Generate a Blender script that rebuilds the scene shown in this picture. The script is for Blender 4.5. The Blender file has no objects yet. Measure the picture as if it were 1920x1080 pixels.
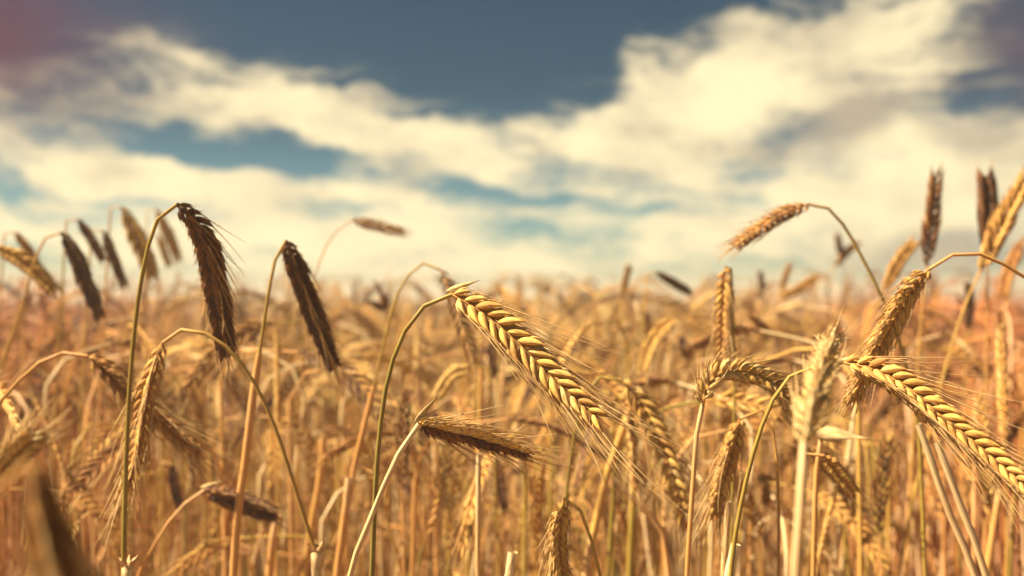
import bpy, math, random
import numpy as np
from mathutils import Vector

rng = np.random.default_rng(7)
random.seed(7)
S = bpy.context.scene
R = math.radians

# ------------------------------------------------------------------ camera
LENS, CAM_Z, PITCH, FOCUS, FSTOP = 35.0, 1.25, 0.65, 0.5, 6.0
cam_d = bpy.data.cameras.new("camera")
cam = bpy.data.objects.new("camera", cam_d)
S.collection.objects.link(cam)
cam.location = (0, 0, CAM_Z)
cam.rotation_euler = (R(90 + PITCH), 0, 0)
cam_d.lens, cam_d.sensor_width = LENS, 36.0
cam_d.clip_start, cam_d.clip_end = 0.02, 5000
cam_d.dof.use_dof = True
cam_d.dof.focus_distance = FOCUS
cam_d.dof.aperture_fstop = FSTOP
S.camera = cam

# ------------------------------------------------------------------ light: sun, sky, exposure
SUN_DIR = Vector((-0.64, -0.04, 0.77)).normalized()      # towards the sun: high, from the left
sun_d = bpy.data.lights.new("sun", 'SUN')
sun_d.energy, sun_d.angle, sun_d.color = 5.0, R(0.5), (1.0, 0.84, 0.59)
sun = bpy.data.objects.new("sun", sun_d)
S.collection.objects.link(sun)
sun.rotation_euler = (-SUN_DIR).to_track_quat('-Z', 'Y').to_euler()

S.view_settings.view_transform = 'Standard'
S.view_settings.look = 'None'
S.view_settings.exposure = 1.5
S.view_settings.gamma = 1.0
S.cycles.max_bounces = 7
S.cycles.diffuse_bounces = 4
S.cycles.transmission_bounces = 4
S.cycles.use_denoising = True


class X:
    """Arithmetic on shader sockets."""
    t = None

    def __init__(s, k): s.k = k

    @staticmethod
    def m(op, *a, clamp=False):
        n = X.t.nodes.new('ShaderNodeMath'); n.operation = op; n.use_clamp = clamp
        for i, v in enumerate(a):
            if isinstance(v, X): X.t.links.new(v.k, n.inputs[i])
            else: n.inputs[i].default_value = v
        return X(n.outputs[0])

    def __add__(s, o): return X.m('ADD', s, o)
    __radd__ = __add__
    def __sub__(s, o): return X.m('SUBTRACT', s, o)
    def __rsub__(s, o): return X.m('SUBTRACT', o, s)
    def __mul__(s, o): return X.m('MULTIPLY', s, o)
    __rmul__ = __mul__
    def __truediv__(s, o): return X.m('DIVIDE', s, o)
    def clamp(s): return X.m('ADD', s, 0.0, clamp=True)


def smooth(v, a, b):
    n = X.t.nodes.new('ShaderNodeMapRange'); n.interpolation_type = 'SMOOTHSTEP'
    X.t.links.new(v.k, n.inputs['Value'])
    n.inputs['From Min'].default_value = a; n.inputs['From Max'].default_value = b
    return X(n.outputs[0])


def noise(vec, scale, detail=4, rough=0.5, out='Fac'):
    n = X.t.nodes.new('ShaderNodeTexNoise')
    n.inputs['Scale'].default_value = scale; n.inputs['Detail'].default_value = detail
    n.inputs['Roughness'].default_value = rough
    X.t.links.new(vec, n.inputs['Vector'])
    return n.outputs[out]


def mix(f, a, b):
    n = X.t.nodes.new('ShaderNodeMix'); n.data_type = 'RGBA'
    for idx, v in ((0, f), (6, a), (7, b)):
        if isinstance(v, X): X.t.links.new(v.k, n.inputs[idx])
        elif idx == 0: n.inputs[0].default_value = v
        else: n.inputs[idx].default_value = (*v, 1)
    return X(n.outputs[2])


PXF = LENS / 36.0 * 1920.0            # focal length in photo pixels
HORIZON = 540 + math.tan(R(PITCH)) * PXF
world = bpy.data.worlds.new("World")
S.world = world
world.use_nodes = True


def build_sky():
    t = world.node_tree; t.nodes.clear(); X.t = t
    N = t.nodes.new
    tc = N('ShaderNodeTexCoord'); sep = N('ShaderNodeSeparateXYZ')
    t.links.new(tc.outputs['Generated'], sep.inputs[0])
    x, y, z = (X(sep.outputs[i]) for i in range(3))
    az = X.m('ARCTAN2', x, y); el = X.m('ARCSINE', z)
    # warp of the sky directions so that the cloud edges break up
    w = N('ShaderNodeSeparateColor'); comb = N('ShaderNodeCombineXYZ')
    t.links.new(az.k, comb.inputs[0]); t.links.new((el * 1.7).k, comb.inputs[1])
    t.links.new(noise(comb.outputs[0], 8.0, 7, 0.6, 'Color'), w.inputs[0])
    ua = az + (X(w.outputs[0]) - 0.5) * 0.15
    va = el + (X(w.outputs[1]) - 0.5) * 0.085

    def blob(px, py, rx, ry, ang, amp):
        u0 = math.atan((px - 960) / PXF); v0 = math.atan((HORIZON - py) / PXF * math.cos(u0))
        c, s = math.cos(R(-ang)), math.sin(R(-ang))
        du, dv = ua - u0, va - v0
        p = (du * c + dv * s) * (PXF / rx); q = (dv * c - du * s) * (PXF / ry)
        g = X.m('EXPONENT', (p * p + q * q) * -0.5)
        return g * amp

    def total(rows):
        r = None
        for b in rows:
            r = blob(*b) if r is None else r + blob(*b)
        return r

    cl = total([
        (520, 185, 170, 50, 14, 1.0), (770, 255, 150, 36, 20, .9), (640, 235, 190, 45, 10, .5),
        (150, 190, 190, 48, 4, .65), (150, 290, 170, 34, 14, .95), (430, 352, 260, 26, 6, 1.0), (760, 330, 130, 34, 10, .6),
        (1420, 120, 200, 70, -22, 1.1), (1240, 215, 110, 52, -25, .9), (1640, 80, 130, 62, -18, .85), (1790, 120, 70, 34, -25, .6),
        (1010, 275, 75, 34, -28, .8), (1480, 250, 260, 42, -10, .75), (1195, 105, 24, 28, 0, .5),
        (1265, 330, 62, 24, -8, .55), (1720, 320, 230, 70, -14, 1.1), (1880, 330, 120, 80, 0, .6), (1130, 250, 60, 40, 0, .5),
        (700, 480, 190, 36, 0, .7), (980, 500, 120, 26, 0, .7), (200, 430, 300, 50, 0, .9), (1500, 450, 420, 46, 0, .6), (960, 440, 900, 45, 0, .3), (600, 420, 200, 30, 0, .5), (1300, 400, 160, 36, 0, .5)])
    hole = total([
        (400, 285, 130, 20, 8, .75), (520, 275, 90, 18, 4, .5), (900, 358, 90, 22, 3, .6), (1020, 440, 150, 12, 3, .5), (640, 402, 110, 12, 4, .5), (1010, 375, 90, 10, 3, .2), (450, 425, 120, 10, 3, .4), (1290, 400, 120, 12, 0, .4), (780, 300, 40, 14, 20, .3),
        (1850, 190, 70, 50, -35, .5), (70, 245, 60, 16, 14, .35), (300, 385, 110, 9, 6, .3), (620, 275, 60, 16, 6, .25)])
    fine = X(noise(comb.outputs[0], 17.0, 8, 0.62)) - 0.5
    cs = N('ShaderNodeCombineXYZ'); t.links.new((ua - va * 0.5).k, cs.inputs[0]); t.links.new((va * 4.5 + ua * 0.4).k, cs.inputs[1])
    wisp = X(noise(cs.outputs[0], 9.0, 7, 0.6)) - 0.5
    dens = cl * 0.66 - hole * 0.95 + (fine * 0.95 + wisp * 2.0) * smooth(cl, -0.05, 0.5)
    # further round the sky: scattered cloud
    far = smooth(X.m('ABSOLUTE', az), 0.75, 1.3)
    rest = smooth(X(noise(tc.outputs['Generated'], 2.6, 6, 0.55)), 0.56, 0.75)
    high = smooth(el, 0.34, 0.6)
    cover = smooth(dens, 0.05, 0.9)
    out = X.m('MAXIMUM', far, high)
    cover = cover * (1 - out) + rest * out * 0.5
    low = smooth(el, 0.055, 0.0) * 0.85 * (1 - far)
    cover = X.m('MAXIMUM', cover, low)
    # brightness within the cloud
    grey = total([(1560, 238, 180, 30, -10, .75), (110, 205, 170, 40, 5, .3), (1790, 480, 150, 26, 0, 1.1), (420, 215, 110, 26, 14, .25), (1500, 20, 130, 28, 0, .25),
                  (1650, 200, 140, 34, -16, .3), (1880, 330, 60, 70, 0, .2), (740, 350, 60, 20, 0, .25)])
    puff = X(noise(comb.outputs[0], 11.0, 5, 0.55))
    shade = (1 - smooth(el, 0.14, 0.03) * 0.75) * smooth(grey + (puff - 0.5) * 2.6, -0.34, 1.0)
    bright = (4.15, 3.5, 2.12)
    dull = (1.9, 1.6, 1.15)
    cloud = mix(shade, bright, dull)
    mauve = total([(-70, 60, 120, 95, 0, .85), (120, 60, 160, 70, 0, .3)]).clamp()
    slate = total([(1930, 100, 70, 90, 0, .8), (1800, 470, 150, 20, 0, .5)]).clamp()

    sky = N('ShaderNodeTexSky'); sky.sky_type = 'NISHITA'; sky.sun_disc = False
    sky.sun_elevation = math.asin(SUN_DIR.z); sky.sun_rotation = math.atan2(SUN_DIR.x, SUN_DIR.y)
    sky.altitude = 200; sky.air_density = 1.0; sky.dust_density = 0.6; sky.ozone_density = 2.0
    tint = N('ShaderNodeMix'); tint.data_type = 'RGBA'; tint.blend_type = 'MULTIPLY'; tint.inputs[0].default_value = 1
    t.links.new(sky.outputs[0], tint.inputs[6]); t.links.new(mix(smooth(el, 0.22, 0.05), SKY_T, SKY_LOW).k, tint.inputs[7])
    col = mix(mauve, mix(slate, mix(cover, X(tint.outputs[2]), cloud), (0.42, 0.34, 0.46)), (0.50, 0.22, 0.36))
    bg = N('ShaderNodeBackground'); bg.inputs['Strength'].default_value = 0.1
    t.links.new(col.k, bg.inputs['Color'])
    o = N('ShaderNodeOutputWorld'); t.links.new(bg.outputs[0], o.inputs['Surface'])


SKY_T = (0.062, 0.112, 0.114)
SKY_LOW = (0.19, 0.285, 0.255)
build_sky()


# ------------------------------------------------------------------ materials (point attribute «tint»: r hue of the piece, g along it, b around it)
def straw(name, stops, rough, transl, streak, bump, sat_noise=0.25):
    m = bpy.data.materials.new(name); m.use_nodes = True
    t = m.node_tree; t.nodes.clear(); X.t = t
    N = t.nodes.new
    at = N('ShaderNodeAttribute'); at.attribute_name = 'tint'
    sp = N('ShaderNodeSeparateColor'); t.links.new(at.outputs['Color'], sp.inputs[0])
    r, g, b = (X(sp.outputs[i]) for i in range(3))
    info = N('ShaderNodeObjectInfo')
    geo = N('ShaderNodeNewGeometry')
    nz = X(noise(geo.outputs['Position'], 55.0, 3, 0.6))
    ramp = N('ShaderNodeValToRGB')
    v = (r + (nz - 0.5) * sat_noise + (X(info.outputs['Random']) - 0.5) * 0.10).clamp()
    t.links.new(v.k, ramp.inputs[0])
    el = ramp.color_ramp.elements
    while len(el) < len(stops): el.new(0.5)
    for e, (p, c) in zip(el, stops):
        e.position = p; e.color = (*c, 1)
    # long fibres: fine lines along the piece
    cb = N('ShaderNodeCombineXYZ')
    t.links.new((b * 1.9 + r * 13.0).k, cb.inputs[0]); t.links.new((g * 1.2).k, cb.inputs[1])
    fib = X(noise(cb.outputs[0], 2.4, 3, 0.6))
    speck = smooth(X(noise(geo.outputs['Position'], 420.0, 2, 0.5)), 0.66, 0.78)
    col = mix(smooth(fib, 0.56, 0.40) * streak, X(ramp.outputs[0]), (0.26, 0.11, 0.03))
    oc = N('ShaderNodeSeparateColor'); t.links.new(info.outputs['Color'], oc.inputs[0])
    leak_tint = ((1 - X(at.outputs['Alpha'])) + (1 - X(oc.outputs[0]))).clamp()
    dk = N('ShaderNodeMix'); dk.data_type = 'RGBA'; dk.blend_type = 'MULTIPLY'
    t.links.new(leak_tint.k, dk.inputs[0]); t.links.new(col.k, dk.inputs[6]); dk.inputs[7].default_value = (0.93, 0.45, 0.42, 1); col = X(dk.outputs[2])  # light leak at the sides, painted into the straw as a red tint
    col = mix(speck * 0.35, col, (0.12, 0.055, 0.025))
    if name == 'ear straw':
        blot = X(noise(geo.outputs['Position'], 260.0, 4, 0.6))
        col = mix(smooth(blot, 0.50, 0.72) * 0.45, col, (0.42, 0.20, 0.06))
        vein = smooth(X.m('SINE', b * 12.5 + blot * 3.0 + r * 6.0), 0.45, 0.95)
        col = mix(vein * 0.7, col, (0.27, 0.115, 0.03))
        col = mix(smooth(g, 0.66, 0.98) * 0.75, col, (0.25, 0.10, 0.035))
    p = N('ShaderNodeBsdfPrincipled')
    t.links.new(col.k, p.inputs['Base Color'])
    p.inputs['Roughness'].default_value = rough
    p.inputs['Specular IOR Level'].default_value = 0.22
    bm = N('ShaderNodeBump'); bm.inputs['Strength'].default_value = bump; bm.inputs['Distance'].default_value = 0.0005
    t.links.new(fib.k, bm.inputs['Height']); t.links.new(bm.outputs[0], p.inputs['Normal'])
    tr = N('ShaderNodeBsdfTranslucent'); t.links.new(col.k, tr.inputs[0])
    mx = N('ShaderNodeMixShader'); mx.inputs[0].default_value = transl
    t.links.new(p.outputs[0], mx.inputs[1]); t.links.new(tr.outputs[0], mx.inputs[2])
    o = N('ShaderNodeOutputMaterial'); t.links.new(mx.outputs[0], o.inputs[0])
    return m


M_EAR = straw('ear straw', [(0.0, (0.034, 0.027, 0.040)), (0.2, (0.22, 0.10, 0.045)), (0.42, (0.66, 0.345, 0.095)), (0.7, (0.82, 0.51, 0.13)), (1.0, (0.86, 0.66, 0.30))], 0.75, 0.06, 0.6, 0.9)  # darkest stop: shade on the hanging dark ears, put into husk colour
M_AWN = straw('awn straw', [(0.0, (0.50, 0.24, 0.07)), (1.0, (0.88, 0.64, 0.30))], 0.5, 0.2, 0.2, 0.2)
M_STEM = straw('stem straw', [(0.0, (0.15, 0.115, 0.035)), (0.22, (0.38, 0.29, 0.05)), (0.5, (0.70, 0.42, 0.11)), (0.75, (0.74, 0.37, 0.12)), (1.0, (0.86, 0.66, 0.36))], 0.45, 0.05, 0.5, 0.5)
M_LEAF = straw('dry leaf', [(0.0, (0.10, 0.04, 0.03)), (0.35, (0.30, 0.11, 0.05)), (0.65, (0.68, 0.33, 0.11)), (1.0, (0.86, 0.62, 0.30))], 0.6, 0.3, 0.5, 0.4)


def ground_material():
    m = bpy.data.materials.new('soil'); m.use_nodes = True
    t = m.node_tree; X.t = t
    p = t.nodes['Principled BSDF']; geo = t.nodes.new('ShaderNodeNewGeometry')
    a = X(noise(geo.outputs['Position'], 9.0, 6, 0.65))
    t.links.new(mix(a, (0.05, 0.025, 0.018), (0.20, 0.105, 0.05)).k, p.inputs['Base Color'])
    p.inputs['Roughness'].default_value = 0.95
    return m


# ------------------------------------------------------------------ mesh pieces
def norm(v): return v / (np.linalg.norm(v, axis=-1, keepdims=True) + 1e-12)


class MB:
    """Collects quads (with the tint attribute and a material slot) and links them as ONE mesh."""
    def __init__(s): s.V, s.F, s.A, s.M, s.n = [], [], [], [], 0

    def add(s, V, F, A, mi=0):
        s.V.append(V); s.F.append(F + s.n); s.A.append(A); s.M.append(np.full(len(F), mi, np.int32)); s.n += len(V)

    def arrays(s): return np.concatenate(s.V), np.concatenate(s.F), np.concatenate(s.A), np.concatenate(s.M)

    def mesh(s, name, mats, origin=(0, 0, 0)):
        V, F, A, M = s.arrays()
        me = bpy.data.meshes.new(name)
        V = (V - np.asarray(origin)).astype(np.float32)
        me.vertices.add(len(V)); me.vertices.foreach_set('co', V.ravel())
        me.loops.add(F.size); me.loops.foreach_set('vertex_index', F.astype(np.int32).ravel())
        me.polygons.add(len(F)); me.polygons.foreach_set('loop_start', np.arange(0, F.size, 4, dtype=np.int32))
        for m in mats: me.materials.append(m)
        me.polygons.foreach_set('material_index', M)
        me.polygons.foreach_set('use_smooth', np.ones(len(F), bool))
        a = me.attributes.new('tint', 'FLOAT_COLOR', 'POINT')
        if A.shape[1] == 3: A = np.concatenate([A, np.ones((len(A), 1))], 1)
        a.data.foreach_set('color', A.astype(np.float32).ravel())
        me.update(calc_edges=True)
        return me


def sweep(C, U, W, ru, rw, k, hue):
    """A closed skin of k sides round the centres C."""
    n = len(C); th = np.arange(k) / k * 2 * np.pi
    V = C[:, None] + U[:, None] * (np.cos(th)[None, :, None] * np.reshape(ru, (-1, 1, 1))) + W[:, None] * (np.sin(th)[None, :, None] * np.reshape(rw, (-1, 1, 1)))
    i = np.arange(n - 1)[:, None] * k; j = np.arange(k)[None]; j2 = (j + 1) % k
    F = np.stack([i + j, i + j2, i + k + j2, i + k + j], -1).reshape(-1, 4)
    A = np.empty((n, k, 3)); A[..., 0] = np.reshape(hue, (-1, 1)) if np.ndim(hue) else hue
    A[..., 1] = np.linspace(0, 1, n)[:, None]; A[..., 2] = (np.abs(th - np.pi) / np.pi)[None]
    return V.reshape(-1, 3), F, A.reshape(-1, 3)


def frames(P, up):
    """Tangents and a carried normal that starts near UP."""
    T = norm(np.gradient(P, axis=0)); N = np.empty_like(P)
    v = np.asarray(up, float)
    for i in range(len(P)):
        v = v - T[i] * (v @ T[i]); l = np.linalg.norm(v)
        v = v / l if l > 1e-6 else norm(np.cross(T[i], [0.3, 0.5, 0.8]))
        N[i] = v
    return T, N, np.cross(T, N)


def resample(P, n):
    P = np.asarray(P, float)
    if len(P) > 2:                       # Catmull-Rom through the points
        Q = np.vstack([2 * P[0] - P[1], P, 2 * P[-1] - P[-2]]); out = []
        for i in range(1, len(Q) - 2):
            t = np.linspace(0, 1, 12, endpoint=False)[:, None]
            a, b, c, d = Q[i - 1], Q[i], Q[i + 1], Q[i + 2]
            out.append(0.5 * (2 * b + (c - a) * t + (2 * a - 5 * b + 4 * c - d) * t ** 2 + (3 * b - a - 3 * c + d) * t ** 3))
        P = np.vstack(out + [P[-1:]])
    s = np.r_[0, np.cumsum(np.linalg.norm(np.diff(P, axis=0), axis=1))]
    q = np.linspace(0, s[-1], n)
    return np.stack([np.interp(q, s, P[:, k]) for k in range(3)], 1)


def tube(P, rad, k, hue, up=(0.2, -1, 0.1)):
    T, N, B = frames(P, up)
    return sweep(P, N, B, rad, rad, k, hue)


def spindle(base, d, n_axis, ln, ru, rw, bow, rings, k, hue):
    """A pointed grain husk: from BASE along D, bowed outward by the vector BOW."""
    u = np.linspace(0, 1, rings)
    C = base + d * (u * ln)[:, None] + bow * np.sin(np.pi * u)[:, None]
    prof = np.maximum(np.sin(np.pi * u ** 0.70), 0) ** 0.95 * (1 - 0.6 * u ** 2) + 0.05 * (1 - u)
    prof[-1] = 0.03
    w = norm(np.cross(d, n_axis)); nn = np.cross(w, d)
    return sweep(C, np.repeat(nn[None], rings, 0), np.repeat(w[None], rings, 0), prof * ru, prof * rw, k, hue), C[-1]


def awn(p, d, ln, r, hue, segs=5, curl=0.12):
    c = rng.normal(0, curl, 3); u = np.linspace(0, 1, segs)[:, None]
    P = p + d * ln * u + c * ln * u ** 2
    T, N, B = frames(P, (0.3, 0.8, 0.5)); rad = r * (1 - 0.75 * u[:, 0])
    return sweep(P, N, B, rad, rad, 3, hue)


def make_ear(P, face, per_side=14, k=1.0, awn_len=0.035, hue=0.6, lod=2, awns=True, fan=1.0, mess=1.7, two=0):
    """Rachis, spikelets (one MB each) and awns of a rye ear along the points P, its broad side towards FACE.
    lod 2: husks with all their florets; 1: coarser husks; 0: one rough spindle."""
    P = np.asarray(P); L = np.linalg.norm(np.diff(P, axis=0), axis=1).sum()
    T, N, B = frames(P, face)
    s = np.linspace(0, 1, len(P))
    at = lambda A, u: np.array([np.interp(u, s, A[:, j]) for j in range(3)])
    rach = MB(); sp = []; aw = MB()
    rach.add(*tube(P, np.interp(s, [0, .1, 1], [.0011, .0009, .0005]) * k, 5 if lod else 3, hue * .8))
    if lod == 0:
        u = np.linspace(0, 1, 7); ix = (u * (len(P) - 1)).astype(int)
        pr = np.array([.25, .8, 1, 1, .9, .65, .1]) * .0055 * k * rng.uniform(.85, 1.15, 7)
        rach.add(*sweep(P[ix], N[ix], B[ix], pr * .8, pr, 5, hue))
        for _ in range(7):
            uu = rng.uniform(.1, 1); a = rng.uniform(0, 6.28)
            d = norm(at(T, uu) + .35 * (at(N, uu) * math.cos(a) + at(B, uu) * math.sin(a)))
            aw.add(*awn(at(P, uu), d, awn_len * rng.uniform(.8, 1.5), .0003, rng.uniform(.3, 1), 3))
        return rach, sp, aw
    rings, sides = (10, 12) if lod == 2 else (4, 4)
    n = 2 * per_side
    pitch = L / per_side
    for i in range(n):
        side = 1 if i % 2 else -1
        u = (i + .3) / n * .93
        p, t, nn, b = at(P, u), norm(at(T, u)), norm(at(N, u)), norm(at(B, u)) * side
        env = min(1, .62 + u * 3.2) * (1 - .45 * max(0, (u - .55) / .45) ** 1.6)
        a = R(rng.uniform(24, 31)) * fan * (1 - .4 * u ** 3)
        mb = MB()
        fl = min(max(pitch * 2.05, .0095), .0185) * env * rng.uniform(.88, 1.1) * max(1, k) ** .7
        fw = .0021 * k * env * rng.uniform(.9, 1.1)
        h0 = max(0, hue + rng.normal(0, .07) + two * side)  # two paints light on one husk row and shade on the other
        for j in ((1, -1) if lod == 2 else (0,)):
            d = norm(t * math.cos(a) + b * math.sin(a) + nn * j * (.23 + rng.normal(0, .02 * mess)) + rng.normal(0, .022 * mess, 3))
            base = p + b * .0004 * k + nn * j * .0008 * k
            bow = (b * .55 + nn * j * .6) * fl * .075
            (V, F, A), tip = spindle(base, d, norm(nn * (j or 1) + b * .35), fl, fw * (.82 if j else 1.15), fw, bow, rings, sides, h0 + rng.normal(0, .05))
            mb.add(V, F, A)
            if awns:
                ad = norm(d * .55 + t * .75 + rng.normal(0, .05, 3))
                aw.add(*awn(tip - d * fl * .06, ad, awn_len * rng.uniform(.55, 1.25) * (.55 + .45 * env), (.00042 if lod == 2 else .0003), rng.uniform(.3, 1), 6 if lod == 2 else 3, .1))
            if lod == 2:                 # narrow glume and the thin papery lip outside the husk
                gd = norm(d + b * .16 + nn * j * .12)
                (V, F, A), tp = spindle(base + b * .0011 * k, gd, nn, fl * .78, .0004 * k, .0008 * k, b * fl * .08, 6, 4, min(1, h0 * 1.25))
                mb.add(V, F, A)
                for q in range(3):
                    hp = base + d * fl * rng.uniform(.45, .9) + b * fw * .7 + nn * j * fw * .5
                    mb.add(*awn(hp, norm(b * .6 + t * .5 + nn * j * .5 + rng.normal(0, .3, 3)), .0028, .00014, .3, 3))
        sp.append(mb)
    return rach, sp, aw


def ribbon(P, face, w, hue, fold=.35):
    """A dry leaf blade, folded along its midrib, with a little thickness."""
    T, N, B = frames(P, face); n = len(P); u = np.linspace(0, 1, n)
    ww = w * np.minimum(1, .35 + u * 4) * (1 - u ** 2.2) + .0003
    tw = rng.uniform(-1.6, 1.6) * u
    c, s_ = np.cos(tw)[:, None], np.sin(tw)[:, None]
    Bn, Nn = B * c + N * s_, N * c - B * s_
    cols = [P - Bn * ww[:, None] + Nn * (ww * fold)[:, None], P, P + Bn * ww[:, None] + Nn * (ww * fold)[:, None], P - Nn * .0004]
    V = np.stack(cols, 1).reshape(-1, 3)
    i = np.arange(n - 1)[:, None] * 4; j = np.arange(4)[None]; j2 = (j + 1) % 4
    F = np.stack([i + j, i + j2, i + 4 + j2, i + 4 + j], -1).reshape(-1, 4)
    A = np.empty((n, 4, 3)); A[..., 0] = hue; A[..., 1] = u[:, None]; A[..., 2] = np.array([0, .5, 1, .5])
    return V, F, A.reshape(-1, 3)


def leaf_path(p, az, ln, rise, droop, n=9):
    u = np.linspace(0, 1, n)
    th = rise - droop * u ** 1.2                                    # slope above the horizontal
    st = np.stack([np.cos(th) * math.cos(az), np.cos(th) * math.sin(az), np.sin(th)], 1) * ln / (n - 1)
    return p + np.vstack([[0, 0, 0], np.cumsum(st[:-1], 0)])


# ------------------------------------------------------------------ linking helpers
COL = S.collection


def thing(name, label, cat, loc, group=None):
    o = bpy.data.objects.new(name, None); COL.objects.link(o)
    o.empty_display_size = .05; o.location = loc
    o['label'] = label; o['category'] = cat
    if group: o['group'] = group
    return o


def part(name, mb, mats, parent, origin=(0, 0, 0)):
    o = bpy.data.objects.new(name, mb.mesh(name, mats, origin)); COL.objects.link(o); o.parent = parent
    return o


def copy_tree(o, parent=None):
    c = o.copy(); COL.objects.link(c)
    if parent: c.parent = parent
    for ch in o.children: copy_tree(ch, c)
    return c


# ------------------------------------------------------------------ the ground
def build_ground():
    n = 48
    r = np.r_[0, np.geomspace(.6, 3000, n)]; th = np.linspace(0, 2 * np.pi, 49)[:-1]
    V = np.stack([r[:, None] * np.cos(th), r[:, None] * np.sin(th), np.zeros((n + 1, 48))], -1)
    V[..., 2] = np.clip(r, 0, 30)[:, None] / 30 * .03 * np.sin(V[..., 0] * 1.7) * np.cos(V[..., 1] * 1.3)
    i = np.arange(n)[:, None] * 48; j = np.arange(48)[None]; j2 = (j + 1) % 48
    F = np.stack([i + j, i + 48 + j, i + 48 + j2, i + j2], -1).reshape(-1, 4)
    mb = MB(); mb.add(V.reshape(-1, 3), F, np.zeros((V.size // 3, 3)))
    o = bpy.data.objects.new('ground', mb.mesh('ground', [ground_material()])); COL.objects.link(o)
    o['kind'] = 'structure'; o['label'] = 'brown soil of the rye field'; o['category'] = 'ground'


build_ground()

# ------------------------------------------------------------------ the plants one can tell apart
cp, sp_ = math.cos(R(PITCH)), math.sin(R(PITCH))


def at(px, py, d):
    """The point at photo pixel (px, py), d metres in front of the camera."""
    x, z = (px - 960) / PXF * d, (540 - py) / PXF * d
    return np.array([x, d * cp - z * sp_, CAM_Z + z * cp + d * sp_])


def pts(rows, d):
    out = []
    for i, r in enumerate(rows):
        dd = r[2] if len(r) > 2 else (d if np.ndim(d) == 0 else d[0] + (d[1] - d[0]) * i / (len(rows) - 1))
        out.append(at(r[0], r[1], dd))
    return np.array(out)


def to_ground(P):
    """Carries a stem on from its last seen point to the soil."""
    P = list(P); d = P[-1] - P[-2]; z = P[-1][2]
    slope = d[:2] / max(-d[2], 1e-3); slope = slope / max(1, np.linalg.norm(slope) / .5)
    n = 9; zs = np.linspace(z, -.01, n)
    for a in range(1, n):
        P.append(np.array([*(P[-1][:2] + slope * .75 ** a * (zs[a - 1] - zs[a])), zs[a]]))
    return np.array(P)


def arc_stem(E, side=None):
    """A stem for an ear whose own stem the photo does not show: over from the ear's base and down."""
    b = E[0]; t = norm(E[0] - E[1])
    if t[2] < -.55:                                               # the ear stands up: straight on down
        return to_ground([b, b + t * .03, b + t * .08 + np.array([0, 0, -.02])])
    h = np.array([t[0], t[1], 0]); h = norm(h) if np.linalg.norm(h) > .05 else np.array([-1., 0, 0])
    if side: h = np.array([side, .15, 0.])
    return to_ground([b, b + t * .005 + h * .002, b + t * .007 + h * .006, b + t * .004 + h * .010, b + h * .013 - np.array([0, 0, .012]), b + h * .016 - np.array([0, 0, .06])])


def stem_skin(P, r0, r1, hue, k=7, n=None, dark=None):
    n = n or max(24, int(len(P) * 5)); Q = resample(P, n)
    s = np.linspace(0, 1, n); L = np.linalg.norm(np.diff(Q, axis=0), axis=1).sum()
    rad = r0 + (r1 - r0) * np.minimum(1, s * L / .35)
    hu = np.interp(s * L, [0, .02, .06, .25, .4], [min(1, hue + .2), hue + .08, hue, hue, min(1, hue + .12)])
    mb = MB(); mb.add(*tube(Q, rad, k, hu))
    return mb, Q


HERO = []


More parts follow.
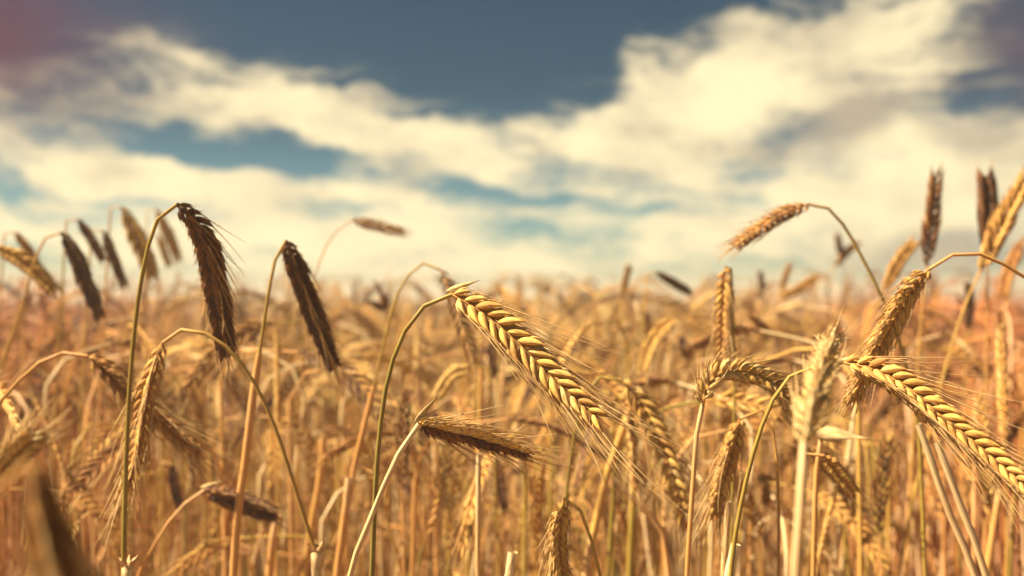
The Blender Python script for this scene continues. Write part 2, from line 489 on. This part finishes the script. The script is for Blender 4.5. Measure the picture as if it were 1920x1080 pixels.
def plant(label, ear, stem, d, sd=None, hue=.6, shue=.45, per_side=14, k=1.0, awn_len=.034, roll=0, lod=2, split=False, r0=.0011, r1=.0018,
          sheath=None, leaf=None, fan=1.0, mess=1.7, two=0, name='rye_plant', node=None, bract=None, side=None):
    """One rye plant: its ear along EAR (photo pixels at depth D), its stem along STEM from the ear's base down (depth SD) to the soil."""
    E = resample(pts(ear, d), 40)
    P = to_ground(pts(stem, sd or d)) if stem else arc_stem(E, side)
    base = P[-1].copy(); base[2] = 0
    o = thing(name, label, 'rye plant', base)
    mid = len(E) // 2
    t = norm(E[mid + 1] - E[mid - 1]); v = norm(np.array([0, 0, CAM_Z]) - E[mid])
    v = norm(v - t * (v @ t)); w = np.cross(t, v)
    face = v * math.cos(R(roll)) + w * math.sin(R(roll))
    T0 = norm(E[1] - E[0]); face = face - T0 * (face @ T0)
    mb, Q = stem_skin(P, r0, r1, shue)
    part('stem', mb, [M_STEM], o, base)
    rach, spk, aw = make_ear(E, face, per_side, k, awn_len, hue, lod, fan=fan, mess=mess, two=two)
    if not split:
        for m in spk:
            for a in zip(m.V, [f for f in m.F], m.A): pass
        for m in spk:
            V, F, A, _ = m.arrays(); rach.add(V, F, A)
    e = part('ear', rach, [M_EAR], o, base)
    if split:
        for m in spk: part('spikelet', m, [M_EAR], e, base)
    if aw.n: part('awns', aw, [M_AWN], e, base)
    if bract:                                                      # a papery empty husk standing off the ear's base
        b = MB(); d0 = norm(E[1] - E[0]); up = np.array([0, 0, 1.])
        for q, (ax, ln) in enumerate([(np.array([bx, -.1, bz]), .019 - .004 * q_) for q_, (bx, bz) in enumerate(bract)]):
            (V, F, A), _t = spindle(E[0] - d0 * .004, norm(ax), v, ln, .0006, .0017 - q * .0007, up * 0, 8, 6, .95); b.add(V, F, A)
        part('husk', b, [M_EAR], e, base)
    if sheath:                                                     # (fraction of seen stem where the paler leaf sheath begins, its hue, radius)
        y0, sh, sr = sheath
        i0 = int(np.argmin(np.abs(Q[:, 2] - at(960, y0, d if np.ndim(d) == 0 else d[0])[2])))
        q = Q[i0:]; s = np.linspace(0, 1, len(q))
        b = MB(); b.add(*tube(q, np.where(s < .01, sr * .75, sr), 8, sh)); part('leaf_sheath', b, [M_STEM], o, base)
    if node:                                                       # a broken knotted joint at photo pixel
        c = at(node[0], node[1], d if np.ndim(d) == 0 else d[0]); b = MB(); rr = node[2]
        q = c + np.array([[0, 0, .006], [0, 0, .004], [.0003, 0, 0], [0, 0, -.004], [0, 0, -.012], [0, 0, -.02]]) * (rr / .003)
        b.add(*tube(q, np.array([.5, 1.0, 1.12, .95, .8, .7]) * rr, 9, .95))
        for a in range(7):
            dirn = norm(np.array([math.cos(a * .9), math.sin(a * .9), .9 + rng.normal(0, .3)]))
            (V, F, A), _t = spindle(q[0] + dirn * rr * .5 - np.array([0, 0, rr * .8]), dirn, np.array([0, -1., .1]), rr * 2.2, rr * .12, rr * .4, dirn * 0, 5, 5, .9); b.add(V, F, A)
        part('stem_node', b, [M_STEM], o, base)
    for lf in (leaf or []):                                        # (photo-pixel path, half width, hue)
        b = MB(); b.add(*ribbon(resample(pts(lf[0], d if np.ndim(d) == 0 else d[0]), 14), (0.1, -1, .5), lf[1], lf[2])); part('leaf', b, [M_LEAF], o, base)
    HERO.append(o)
    return o


# sharp plants at the focus distance
plant('sharp plump golden ear drooping diagonally across the middle on a dark arched stem',
      [(848, 552), (900, 583), (962, 633), (1030, 702), (1090, 758), (1142, 800)],
      [(848, 552), (825, 556), (798, 571), (763, 614), (735, 680), (718, 760), (706, 880), (697, 1080)], (.515, .478), sd=.515,
      hue=.68, shue=.14, per_side=14, k=1.08, awn_len=.05, roll=-6, split=True, r0=.0011, r1=.00185, bract=((1, .32), (1, .02)))
plant('sharp bristly ear with sunlit top and shaded underside painted in on a pale hairy stem',
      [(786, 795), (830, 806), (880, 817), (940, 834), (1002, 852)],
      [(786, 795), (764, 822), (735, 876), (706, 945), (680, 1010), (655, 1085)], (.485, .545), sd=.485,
      hue=.42, shue=.9, per_side=15, k=.82, awn_len=.04, roll=15, split=True, r0=.0013, r1=.0017, bract=((.72, .8), (.9, .5)), fan=.75, mess=3, two=-.36)  # two: sunlight on the upper row and shade below, put into the hue
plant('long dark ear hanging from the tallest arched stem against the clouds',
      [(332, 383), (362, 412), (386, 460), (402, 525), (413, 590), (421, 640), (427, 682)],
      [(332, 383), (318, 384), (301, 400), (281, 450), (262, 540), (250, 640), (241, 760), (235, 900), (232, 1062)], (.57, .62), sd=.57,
      hue=.03, shue=.22, per_side=18, k=1.25, awn_len=.024, roll=45, lod=2, split=True, r0=.0011, r1=.0019, node=(240, 1078, .0034), bract=None, fan=.8, mess=1)  # low hue: the ear's shaded side painted as dark husk
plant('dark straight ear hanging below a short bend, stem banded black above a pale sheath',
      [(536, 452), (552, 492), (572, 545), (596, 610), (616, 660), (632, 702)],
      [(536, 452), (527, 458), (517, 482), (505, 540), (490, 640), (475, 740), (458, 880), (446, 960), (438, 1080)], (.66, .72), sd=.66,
      hue=.03, shue=.35, per_side=18, k=1.25, fan=.8, mess=1, awn_len=.026, roll=50, r0=.0011, r1=.0017, sheath=(660, .72, .0026))  # low hue again stands for shade on the hanging ear
plant('twisted faded ear hanging vertically from a bright yellow bow-shaped stem',
      [(305, 643), (292, 682), (276, 735), (266, 790), (258, 840), (245, 890), (230, 935)],
      [(305, 643), (315, 628), (345, 618), (385, 625), (430, 656), (475, 715), (515, 800), (548, 900), (575, 985), (592, 1045)], .6,
      hue=.5, shue=.36, per_side=15, k=.85, awn_len=.034, roll=62, split=True, r0=.0011, r1=.0017, fan=.8, node=(594, 1052, .0036))
plant('thick golden ear drooping towards the lower corner beyond a blurred upright ear',
      [(1583, 680), (1640, 693), (1702, 727), (1770, 785), (1842, 842), (1905, 897), (1940, 930)],
      [(1583, 680), (1545, 684), (1508, 692), (1470, 716), (1440, 770), (1415, 842), (1395, 920), (1378, 1010), (1370, 1085)], (.5, .44), sd=.52,
      hue=.58, shue=.2, per_side=17, k=1.0, awn_len=.045, roll=-22, split=True, r0=.0010, r1=.0016, bract=((1, .12), (1, -.15)))
plant('blurred pale upright ear close to the camera, leaning back with bristles at its tip',
      [(1507, 830, .31), (1516, 780, .33), (1532, 720, .36), (1550, 660, .40), (1562, 622, .43)],
      [(1507, 830, .31), (1503, 900, .305), (1496, 1000, .30), (1490, 1090, .30)], .31, sd=.30,
      hue=.95, shue=.85, per_side=16, k=.6, awn_len=.018, roll=35, fan=.4, r0=.0012, r1=.0016)
plant('pale braided ear arching over beneath two thin green stems',
      [(1318, 758), (1326, 725), (1347, 701), (1385, 695), (1430, 706), (1466, 732), (1492, 772), (1512, 806)],
      [(1318, 758), (1310, 780), (1305, 830), (1300, 900), (1293, 1000), (1288, 1085)], .55,
      hue=.78, shue=.75, per_side=15, k=.9, awn_len=.012, roll=15, split=True, r0=.0013, r1=.0016, fan=1.25)
plant('braided tan ear hanging from a thin stem that arcs in from the picture edge',
      [(1742, 505), (1714, 533), (1680, 590), (1647, 650), (1616, 710), (1590, 768)],
      [(1742, 505), (1760, 489), (1790, 477), (1832, 475), (1880, 494), (1930, 525), (1985, 580), (2030, 690), (2050, 1085)], .57,
      hue=.62, shue=.6, per_side=16, k=.95, awn_len=.018, roll=-30, split=True, r0=.0010, r1=.0014)
plant('brown ripe ear pointing down from a hook-shaped green stem against the clouds',
      [(1516, 383), (1470, 401), (1420, 431), (1369, 467)],
      [(1516, 383), (1532, 382), (1556, 393), (1587, 430), (1620, 490), (1655, 560), (1680, 620), (1700, 690), (1722, 800), (1735, 1085)], .72, hue=.33, shue=.3, per_side=13, k=.85, awn_len=.016,
      roll=50, lod=2, r0=.0011, r1=.0016)
plant('slim yellow ear hanging straight down beside its own sharply folded green stem',
      [(1360, 500), (1358, 560), (1356, 620), (1354, 690)],
      [(1360, 500), (1361, 489), (1366, 484), (1371, 500), (1375, 600), (1377, 700), (1375, 850), (1370, 1085)], .74,
      hue=.5, shue=.25, per_side=13, k=.8, awn_len=.016, roll=25, r0=.0008, r1=.0014)
plant('golden ear with a black shaded edge hanging from a small hooked beige stem',
      [(1388, 785), (1376, 830), (1361, 880), (1346, 930), (1335, 978)],
      [(1388, 785), (1402, 770), (1424, 765), (1444, 790), (1455, 850), (1460, 950), (1460, 1085)], .6,
      hue=.55, shue=.55, per_side=13, k=.95, awn_len=.03, roll=-25, split=True, r0=.0009, r1=.0013)
plant('small stubby ear hanging at the bottom edge below the bristly dark ear',
      [(1058, 934), (1050, 975), (1046, 1020), (1052, 1075), (1056, 1112)],
      [(1058, 934), (1066, 920), (1080, 938), (1100, 990), (1127, 1085)], .55,
      hue=.62, shue=.3, per_side=12, k=.85, awn_len=.02, roll=-28, split=True, r0=.0009, r1=.0014)
plant('soft yellow ear hanging behind the awns of the sharp golden ear',
      [(1165, 713), (1200, 752), (1230, 812), (1255, 872), (1275, 940), (1290, 992)],
      [(1165, 713), (1142, 704), (1112, 716), (1088, 770), (1070, 860), (1060, 960), (1056, 1085)], .72,
      hue=.7, shue=.1, per_side=14, k=1.05, awn_len=.035, roll=10)
plant('slender ear drooping from a low bowed stem at the picture edge',
      [(165, 668), (200, 695), (240, 735), (290, 780), (340, 820), (388, 862)],
      [(165, 668), (130, 660), (80, 676), (30, 720), (-10, 772), (-40, 860), (-50, 1085)], .66,
      hue=.42, shue=.55, per_side=15, k=.85, awn_len=.03, roll=30, r0=.0012, r1=.0015)
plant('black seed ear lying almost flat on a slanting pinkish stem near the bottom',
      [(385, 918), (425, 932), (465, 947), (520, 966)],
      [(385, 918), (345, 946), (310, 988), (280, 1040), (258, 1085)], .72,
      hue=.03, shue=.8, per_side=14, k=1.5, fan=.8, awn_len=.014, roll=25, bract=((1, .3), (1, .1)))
plant('thin ear hanging from a hoop-shaped green stem behind the sharp golden ear',
      [(826, 506), (845, 546), (861, 592), (880, 650), (891, 692)],
      [(826, 506), (802, 492), (772, 508), (746, 550), (725, 620), (702, 720), (685, 790), (660, 900), (632, 1085)], .8,
      hue=.3, shue=.3, per_side=13, k=.7, awn_len=.02, roll=60, r0=.001, r1=.0015, sheath=(735, .7, .0022))
plant('reddish ear floating nearly level in the open sky on a faint thin stem',
      [(660, 414), (695, 421), (730, 429), (762, 437)],
      [(660, 414), (640, 424), (612, 460), (590, 520), (575, 600), (560, 800), (555, 1085)], 1.0, hue=.34, shue=.6, per_side=10, k=.8, awn_len=.01, roll=60, r0=.0007, r1=.0012)
# soft plants beyond the focus
plant('soft dark ear hanging from the thin arched stem nearest the picture edge',
      [(115, 436), (136, 472), (156, 520), (173, 560), (190, 600)],
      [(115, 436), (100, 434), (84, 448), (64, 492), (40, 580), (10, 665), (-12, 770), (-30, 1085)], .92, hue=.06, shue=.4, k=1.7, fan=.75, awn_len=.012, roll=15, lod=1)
SOFT = [
    ('soft dark ear tilted steeply beside a parallel one, upper of the pair', [(146, 412), (170, 447), (195, 490)], 1.1, .05, .95, 50),
    ('soft dark ear tilted steeply beside a parallel one, lower of the pair', [(193, 433), (212, 482), (234, 538)], 1.1, .05, .9, 50),
    ('blurred pale golden ear hanging just outside the tallest arched stem', [(228, 388), (250, 432), (272, 480), (285, 525)], 1.15, .75, 1.2, 20),
    ('faint blurred ear above the far field, longer of two inside the arched stem', [(292, 392), (315, 440), (336, 490)], 1.6, .6, 1.1, 20),
    ('faint blurred ear above the far field, shorter of two inside the arched stem', [(295, 440), (307, 470), (317, 500)], 1.6, .6, 1.0, 20),
    ('blurred golden ear slanting in from the picture edge under the clouds', [(-10, 462), (45, 492), (105, 548)], .95, .62, 1.2, 20),
    ('blurred reddish ear crossing another above the slanting golden one', [(28, 436), (48, 462), (72, 500)], 1.2, .4, 1.0, 30),
    ('soft dark ear standing upright against the pale cloud, slimmer of two', [(1738, 500), (1746, 430), (1757, 318)], 1.0, .14, .95, 60),
    ('soft black ear standing upright and thick beside a leaning orange ear', [(1852, 468), (1853, 400), (1849, 330)], 1.0, .09, 1.6, 60),
    ('soft orange ear leaning outwards behind the thick black upright one', [(1838, 510), (1868, 445), (1898, 385), (1928, 325)], .95, .5, 1.15, 20),
    ('soft golden brown ear leaning beside the braided tan hanging ear', [(1658, 545), (1685, 492), (1716, 452)], 1.2, .5, 1.15, 20),
    ('small blurred ear forked with a smaller one above the field edge', [(1566, 500), (1586, 475), (1610, 455)], 1.9, .35, 1.2, 30),
    ('tiny blurred upright ear rising from a forked pair', [(1578, 482), (1574, 462), (1570, 440)], 1.9, .05, 1.2, 30),
    ('small blurred dark ear slanting above the middle of the field', [(1230, 511), (1262, 530), (1296, 550)], 1.35, .05, 1.1, 60),
    ('small blurred upright ear left of the small slanting dark one', [(1166, 560), (1172, 528), (1180, 497)], 1.7, .4, 1.0, 30),
    ('black blurred stub of ear hanging under the sharp golden ear', [(921, 640), (924, 672), (926, 706)], 1.05, .02, .9, 60),
    ('bright golden ear bowed sideways with a dark belly under the thin hoop stem', [(893, 688), (850, 703), (815, 748)], .95, .8, 1.15, 55),
    ('short blurred black ear tilted above the pale braided arching ear', [(1276, 630), (1282, 650), (1290, 668)], 1.2, .02, 1.1, 60),
    ('short blurred brown ear tilted right of the slim yellow hanging ear', [(1404, 588), (1418, 602), (1436, 622)], 1.15, .3, 1.0, 60),
    ('blurred brown ear hanging close to the outer edge of the field', [(1918, 445), (1895, 500), (1880, 560)], 1.3, .38, 1.1, 40),
    ('blurred dark ear standing straight under the thick black upright ear', [(1815, 620), (1818, 570), (1814, 530)], 1.3, .05, 1.0, 60),
    ('tiny blurred dark upright ear near the slim yellow hanging one', [(1426, 560), (1428, 535), (1425, 510)], 1.9, .05, 1.2, 60),
    ('blurred tan ear leaning in the haze near the field horizon', [(1465, 548), (1472, 522), (1482, 495)], 1.8, .5, 1.1, 20),
    ('blurred tan ear nodding low above the field horizon', [(1535, 515), (1500, 540), (1462, 556)], 1.5, .55, 1.1, 20),
    ('blurred brown ear hanging behind the black seed ear', [(323, 872), (326, 905), (336, 950)], 1.0, .02, 1.0, 60),
    ('blurred dark ear hanging low beneath the bristly dark ear', [(930, 860), (938, 905), (946, 955)], 1.0, .02, 1.0, 60),
    ('blurred golden ear nodding behind the thick drooping golden ear', [(1545, 855), (1570, 885), (1598, 920)], .62, .6, .85, 20),
]
for lb, ear_, d_, hu_, k_, rl_ in SOFT:
    plant(lb, ear_, None, d_, hue=hu_, shue=rng.uniform(.3, .7), per_side=11, k=k_ * 1.55, awn_len=.014, roll=rl_ * .3, lod=1, fan=.72)
# close to the lens, quite out of focus
plant('very blurred dark ear hanging close to the lens in the bottom corner',
      [(58, 868), (72, 925), (92, 1000), (112, 1075), (125, 1130)], [(58, 868), (40, 855), (15, 880), (-30, 960), (-60, 1085)], .20, hue=.30, shue=.6, per_side=12, k=.55, fan=.8, r0=.0008, r1=.001, awn_len=.03, roll=60)
plant('very blurred pale ear rising from the picture edge near the bottom corner',
      [(-14, 905), (20, 860), (66, 815)], [(-14, 905), (-30, 960), (-40, 1085)], .36, hue=.9, shue=.7, per_side=9, k=.75, awn_len=.012, roll=20)


def bare(label, rows, d, hue, r, cat='straw', name='bare_straw', leaf=None, knot=None, down=True):
    """A stalk that shows no ear: a straw or stubble."""
    P = pts(rows, d); P = to_ground(P) if down else P
    base = P[-1].copy(); base[2] = 0
    o = thing(name, label, cat, base)
    mb, Q = stem_skin(P, r, r * 1.15, hue)
    if knot:
        i = int(len(Q) * knot); mb.add(*tube(Q[i - 1:i + 2], np.array([r * 1.05, r * 1.5, r * 1.05]), 7, .8))
    part('stem', mb, [M_STEM], o, base)
    for lf in (leaf or []):
        b = MB(); b.add(*ribbon(resample(pts(lf[0], d), 14), (0.1, -1, .5), lf[1], lf[2])); part('leaf', b, [M_LEAF], o, base)
    HERO.append(o)


bare('bright yellow straw slanting down from behind the sharp ear to the bottom edge', [(1182, 765), (1160, 830), (1135, 900), (1118, 980), (1098, 1085)], .8, .5, .0032, knot=.12)
bare('pale straight straw standing upright under the bristly dark ear', [(898, 850), (897, 930), (896, 1085)], .62, .85, .0017)
bare('thin yellow upright straw rising behind the bristly dark ear', [(903, 690), (901, 760), (899, 850), (897, 950), (895, 1085)], .9, .5, .0022)
bare('cream straw slanting under the thick drooping ear, outer of two', [(1722, 795), (1745, 860), (1775, 950), (1830, 1085)], .62, .9, .0021)
bare('cream straw slanting under the thick drooping ear, inner of two', [(1757, 828), (1778, 885), (1800, 945), (1850, 1085)], .6, .88, .0021)
bare('pale upright stubble beside the hooked beige stem', [(1366, 940), (1362, 1000), (1357, 1085)], .62, .85, .0022)
bare('cut beige stub at the foot of the dark green stem', [(1380, 1020), (1374, 1050), (1366, 1085)], .54, .95, .0027)
bare('yellow straw leaning towards the hoop stem from the bottom edge', [(655, 895), (648, 960), (632, 1085)], .78, .7, .0030)
bare('straw bent backwards crossing low behind the dark arched stem', [(612, 818), (640, 770), (665, 720), (690, 690)], 1.0, .6, .003, down=False) if False else None
bare('golden straw standing below the yellow bow-shaped stem', [(607, 820), (600, 900), (585, 980), (570, 1085)], .95, .6, .0034)
bare('pale straw slanting under the soft yellow ear', [(1150, 895), (1200, 950), (1240, 990), (1255, 1085)], .78, .8, .0024)
bare('olive green straw standing in the shade below the soft yellow ear', [(1190, 880), (1186, 960), (1180, 1085)], .9, .25, .0030)
bare('wide pale straw leaning at the bottom behind the yellow bow stem', [(520, 965), (512, 1010), (505, 1085)], .85, .75, .0034)
bare('pale stub with a rounded broken top at the bottom edge', [(962, 1035), (960, 1060), (955, 1085)], .6, .98, .0030)
bare('straw leaning inwards at the lower corner beside two cream straws', [(1875, 920), (1862, 1000), (1850, 1085)], .8, .7, .0030)
bare('straw holding a bright leaf blade out flat behind the blurred upright ear', [(1540, 818), (1530, 900), (1525, 1085)], .64, .7, .0016, name='leafy_straw',
     leaf=[([(1530, 815), (1570, 818), (1610, 822), (1658, 828)], .0062, 1.0)])
bare('straw with a ragged tuft of dry leaf tips at the field horizon', [(722, 580), (726, 620), (728, 700), (728, 1085)], 1.3, .6, .0016, name='leafy_straw',
     leaf=[([(722, 582), (715, 550), (700, 522)], .004, .3), ([(722, 582), (700, 568), (680, 565)], .0045, .3), ([(724, 584), (728, 555), (732, 535)], .003, .4)])

# ------------------------------------------------------------------ the field behind them
PROTO = []


def make_proto(lod, i):
    """A rye plant about 1.2 m tall at the origin that nods towards +x: parts as MBs, and how far its ear has turned over."""
    r_ = rng; straw_only = i % 3 == 2
    h = 1.02
    nod = [R(40), R(125), R(150), R(25), R(170), R(145), R(15), R(155)][i % 8] * r_.uniform(.9, 1.1)
    lean = r_.normal(0, .2 if straw_only else .1)
    if straw_only: nod *= r_.uniform(0, .25)
    n = 40; L = h + .16
    s = np.linspace(0, L, n); wb = r_.uniform(.06, .13); x = np.clip((s - (L - wb - r_.uniform(0, .03))) / wb, 0, 1)
    th = lean * (s / L) + (nod * .62) * x * x * (3 - 2 * x)
    P = np.cumsum(np.stack([np.sin(th), np.zeros(n), np.cos(th)], 1) * np.r_[0, np.diff(s)][:, None], 0)
    if lod == 0: ks, sel = 3, [0, 15, 28, 34, 36, 37, 38, 39]
    else: ks, sel = 5 if lod == 1 else 4, list(range(0, n - 8, 6)) + list(range(n - 8, n))
    Q = P[sel] if sel[-1] == n - 1 else np.vstack([P[sel], P[-1:]])
    hue = float(r_.uniform(.1, 1.05))
    rad = np.interp(np.linspace(0, 1, len(Q)), [0, .7, 1], [.0021, .0018, .0011]) * r_.uniform(.7, 1.2)
    st = MB(); st.add(*tube(Q, rad, ks, hue, (0, 1, 0)))
    if r_.random() < .7:                                            # a paler, wider leaf sheath
        a = r_.integers(1, 3); q = Q[a:a + 3]
        if lod: st.add(*tube(q, np.full(len(q), .0029), ks + 1, min(1, hue + .25), (0, 1, 0)))
    if straw_only:
        st = MB(); hue = float(r_.uniform(.55, 1)); st.add(*tube(Q, rad * 1.3, ks, hue, (0, 1, 0)))
    m = 14; l = r_.uniform(.075, .12); se = np.linspace(0, l, m)
    the = th[-1] + nod * .38 * (se / l) ** .8
    E = P[-1] + np.cumsum(np.stack([np.sin(the), r_.normal(0, .1) * se / l, np.cos(the)], 1) * np.r_[0, np.diff(se)][:, None], 0)
    a = r_.uniform(0, 6.28)
    t0 = norm(E[1] - E[0]); f = norm(np.cross(t0, [0, 1, .01])); g = np.cross(t0, f)
    rach, spk, aw = make_ear(E, f * math.cos(a) + g * math.sin(a), 11 if lod == 1 else 9, r_.uniform(.95, 1.2), .03, float(np.clip(r_.normal(.47, .24), .0, 1)), min(lod, 1), awns=True)
    for mm in spk:
        V, F, A, _ = mm.arrays(); rach.add(V, F, A)
    if straw_only: rach, aw = None, MB()
    leaves = []
    for q in range(int(r_.integers(2, 5)) if lod else 1):
        z = r_.uniform(.3, .78) * L; p = np.array([np.interp(z, s, P[:, k]) for k in range(3)])
        b = MB(); b.add(*ribbon(leaf_path(p, r_.uniform(0, 6.28), r_.uniform(.10, .21), r_.uniform(1.0, 1.5), r_.uniform(.6, 3.2), 8 if lod else 4), (0, 0, 1), r_.uniform(.0025, .005), r_.uniform(.25, 1)))
        leaves.append(b)
    return dict(stem=st, ear=rach, awns=aw, leaf=leaves, nod=nod, top=P[:, 2].max(), mid=E[m // 2])


PROTO = {l: [make_proto(l, i) for i in range(n)] for l, n in ((1, 24), (2, 0), (0, 16))}


def leak_tint(x, y):
    """How much red light leak is painted into the straw where a plant stands: the strips on both sides of the golden middle one."""
    a = min(1, max(0, (abs(x + .03) - (.2 + .12 * y)) / (.3 + .3 * y)))
    return .95 * a * a * (3 - 2 * a)


for o in HERO:
    k = leak_tint(o.location.x, o.location.y)
    for c in o.children_recursive: c.color = (1 - (.35 if 'plant' in o.name else 0) * k, 1, 1, 1)


def scatter():
    """Where plants stand: (x, y, turn, scale, nearness class)."""
    rows = []
    for y0, y1, dens, lod in ((.84, 3.2, 600, 1), (3.2, 7, 200, 1), (7, 16, 36, 0), (16, 45, 6, 0), (45, 110, 1.0, 0)):
        w1 = .64 * y1 + .7; n = int(dens * (y1 - y0) * 2 * w1)
        y = rng.uniform(y0, y1, n); x = rng.uniform(-w1, w1, n)
        k = np.abs(x) < .64 * y + .7
        top = np.minimum(np.clip(rng.normal(1.14, .09, n), .8, 1.4), 1.20 + .016 * np.minimum(y, 4) + .004 * np.clip(y - 4, 0, 20) - rng.uniform(0, .09, n))
        tall = (rng.random(n) < .07) & (y < 9); top = np.where(tall, 1.20 + .04 * np.minimum(y, 5) - rng.uniform(0, 1, n) ** 1.5 * .03 * np.minimum(y, 5), top)
        rows += [(a, b, rng.uniform(0, 6.28), t, lod) for a, b, t in zip(x[k], y[k], top[k])]
    # to the sides of the camera
    for _ in range(260):
        a, b = rng.uniform(.75, 2.2) * rng.choice([-1, 1]), rng.uniform(-.4, .9)
        rows.append((a, b, rng.uniform(0, 6.28), rng.normal(1.12, .05), 1))
    return rows


rows = scatter()
inframe = [i for i, r in enumerate(rows) if r[1] > .84 and abs(r[0]) < r[1] * .525]
inframe.sort(key=lambda i: rows[i][1])
NEAR = inframe[:300 - len(HERO)]
near_set = set(NEAR)

proto_obj = []
for p in PROTO[1]:
    o = thing('rye_plant', '-', 'rye plant', (0, 0, 0))
    part('stem', p['stem'], [M_STEM], o)
    if p['ear']: e = part('ear', p['ear'], [M_EAR], o)
    else: o.name = 'bare_straw'; o['category'] = 'straw'
    if p['awns'].n: part('awns', p['awns'], [M_AWN], e)
    for lf in p['leaf']: part('leaf', lf, [M_LEAF], o)
    proto_obj.append([o, False])

ZONES = [(230, 'behind the thin bowed stem'), (430, 'behind the tallest arched stem'), (640, 'behind the yellow bow-shaped stem'),
         (830, 'behind the dark arched stem'), (1020, 'behind the sharp golden ear'), (1210, 'behind the awn tips of the sharp ear'),
         (1400, 'behind the pale braided arching ear'), (1580, 'behind the blurred pale upright ear'), (1760, 'behind the braided tan hanging ear'), (9999, 'behind the thick drooping ear')]
for i in NEAR:
    x, y, tz, top, _ = rows[i]
    q = int(rng.integers(len(PROTO[1]))); p = PROTO[1][q]; sc = (top - (.085 if p['nod'] < R(55) else 0)) / p['top'] * (1 if p['ear'] else .95)
    if not proto_obj[q][1]: o = proto_obj[q][0]; proto_obj[q][1] = True
    else: o = copy_tree(proto_obj[q][0])
    for ch in o.children_recursive: ch.color = (1 - leak_tint(x, y), 1, 1, 1)
    o.location = (x, y, 0); o.rotation_euler = (0, 0, tz); o.scale = (sc, sc, sc)
    nod = math.degrees(p['nod']); c, s_ = math.cos(tz), math.sin(tz)
    pose = 'upright' if nod < 50 else 'half-nodding' if nod < 95 else 'arched' if nod < 125 else 'steeply hanging'
    way = 'turned to one side' if abs(c) > .7 else 'turned away' if s_ > 0 else 'turned to the viewer'
    ex = x + p['mid'][0] * c * sc; px = 960 + PXF * ex / y
    z = next(t for lim, t in ZONES if px < lim)
    if not p['ear']: pose = 'earless'; way = 'straw'
    o['label'] = f'{pose} blurred straw standing {z}' if not p['ear'] else f'{pose} blurred ear {way} {z}'
    o['group'] = 'blurred rye plants of the middle field'
for o, used in proto_obj:
    if not used:
        for ch in list(o.children_recursive): bpy.data.objects.remove(ch)
        bpy.data.objects.remove(o)


def field_mass():
    flat = {}
    for l, ps in PROTO.items():
        flat[l] = []
        for p in ps:
            mb = MB()
            for key, mi in (('stem', 0), ('ear', 1), ('awns', 2)):
                if p[key] and p[key].n: V, F, A, _ = p[key].arrays(); mb.add(V, F, A, mi)
            for lf in p['leaf']: V, F, A, _ = lf.arrays(); mb.add(V, F, A, 3)
            flat[l].append((*mb.arrays(), p['top'] * (1 if p['ear'] else 1.08) * (1.075 if p['nod'] < R(55) else 1)))
    big = MB()
    for i, (x, y, tz, top, lod) in enumerate(rows):
        if i in near_set: continue
        V, F, A, M, t = flat[lod][int(rng.integers(len(flat[lod])))]
        sc = top / t; c, s_ = math.cos(tz) * sc, math.sin(tz) * sc
        k = 1.0 if y < 7 else 1.0 + (y - 7) * .02
        W = np.stack([V[:, 0] * c - V[:, 1] * s_ + x, V[:, 0] * s_ + V[:, 1] * c + y, V[:, 2] * sc], 1)
        A2 = np.concatenate([A, np.full((len(A), 1), 1 - leak_tint(x, y))], 1); A2[:, 0] += rng.normal(0, .22)
        big.V.append(W.astype(np.float32)); big.F.append((F + big.n).astype(np.int32)); big.A.append(A2); big.M.append(M); big.n += len(V)
    o = bpy.data.objects.new('rye_field', big.mesh('rye_field', [M_STEM, M_EAR, M_AWN, M_LEAF])); COL.objects.link(o)
    o['kind'] = 'stuff'; o['label'] = 'dense mass of ripe golden rye stretching to the horizon'; o['category'] = 'rye field'
    print('field quads', len(o.data.polygons))


field_mass()


# ------------------------------------------------------------------ the warm dusty air
def build_haze():
    bpy.ops.mesh.primitive_cube_add(size=1, location=(0, 60, .35))
    o = bpy.context.object; o.name = 'haze'; o.scale = (320, 330, 2.7)
    o['kind'] = 'stuff'; o['label'] = 'pale warm haze lying over the rye field'; o['category'] = 'haze'
    m = bpy.data.materials.new('haze'); m.use_nodes = True; t = m.node_tree; t.nodes.clear()
    v = t.nodes.new('ShaderNodeVolumePrincipled'); v.inputs['Color'].default_value = (.96, .85, .68, 1)
    v.inputs['Density'].default_value = HAZE; v.inputs['Anisotropy'].default_value = .2
    t.links.new(v.outputs[0], t.nodes.new('ShaderNodeOutputMaterial').inputs['Volume'])
    o.data.materials.append(m)


HAZE = .027
build_haze()
print('things', len(HERO) + len(NEAR))
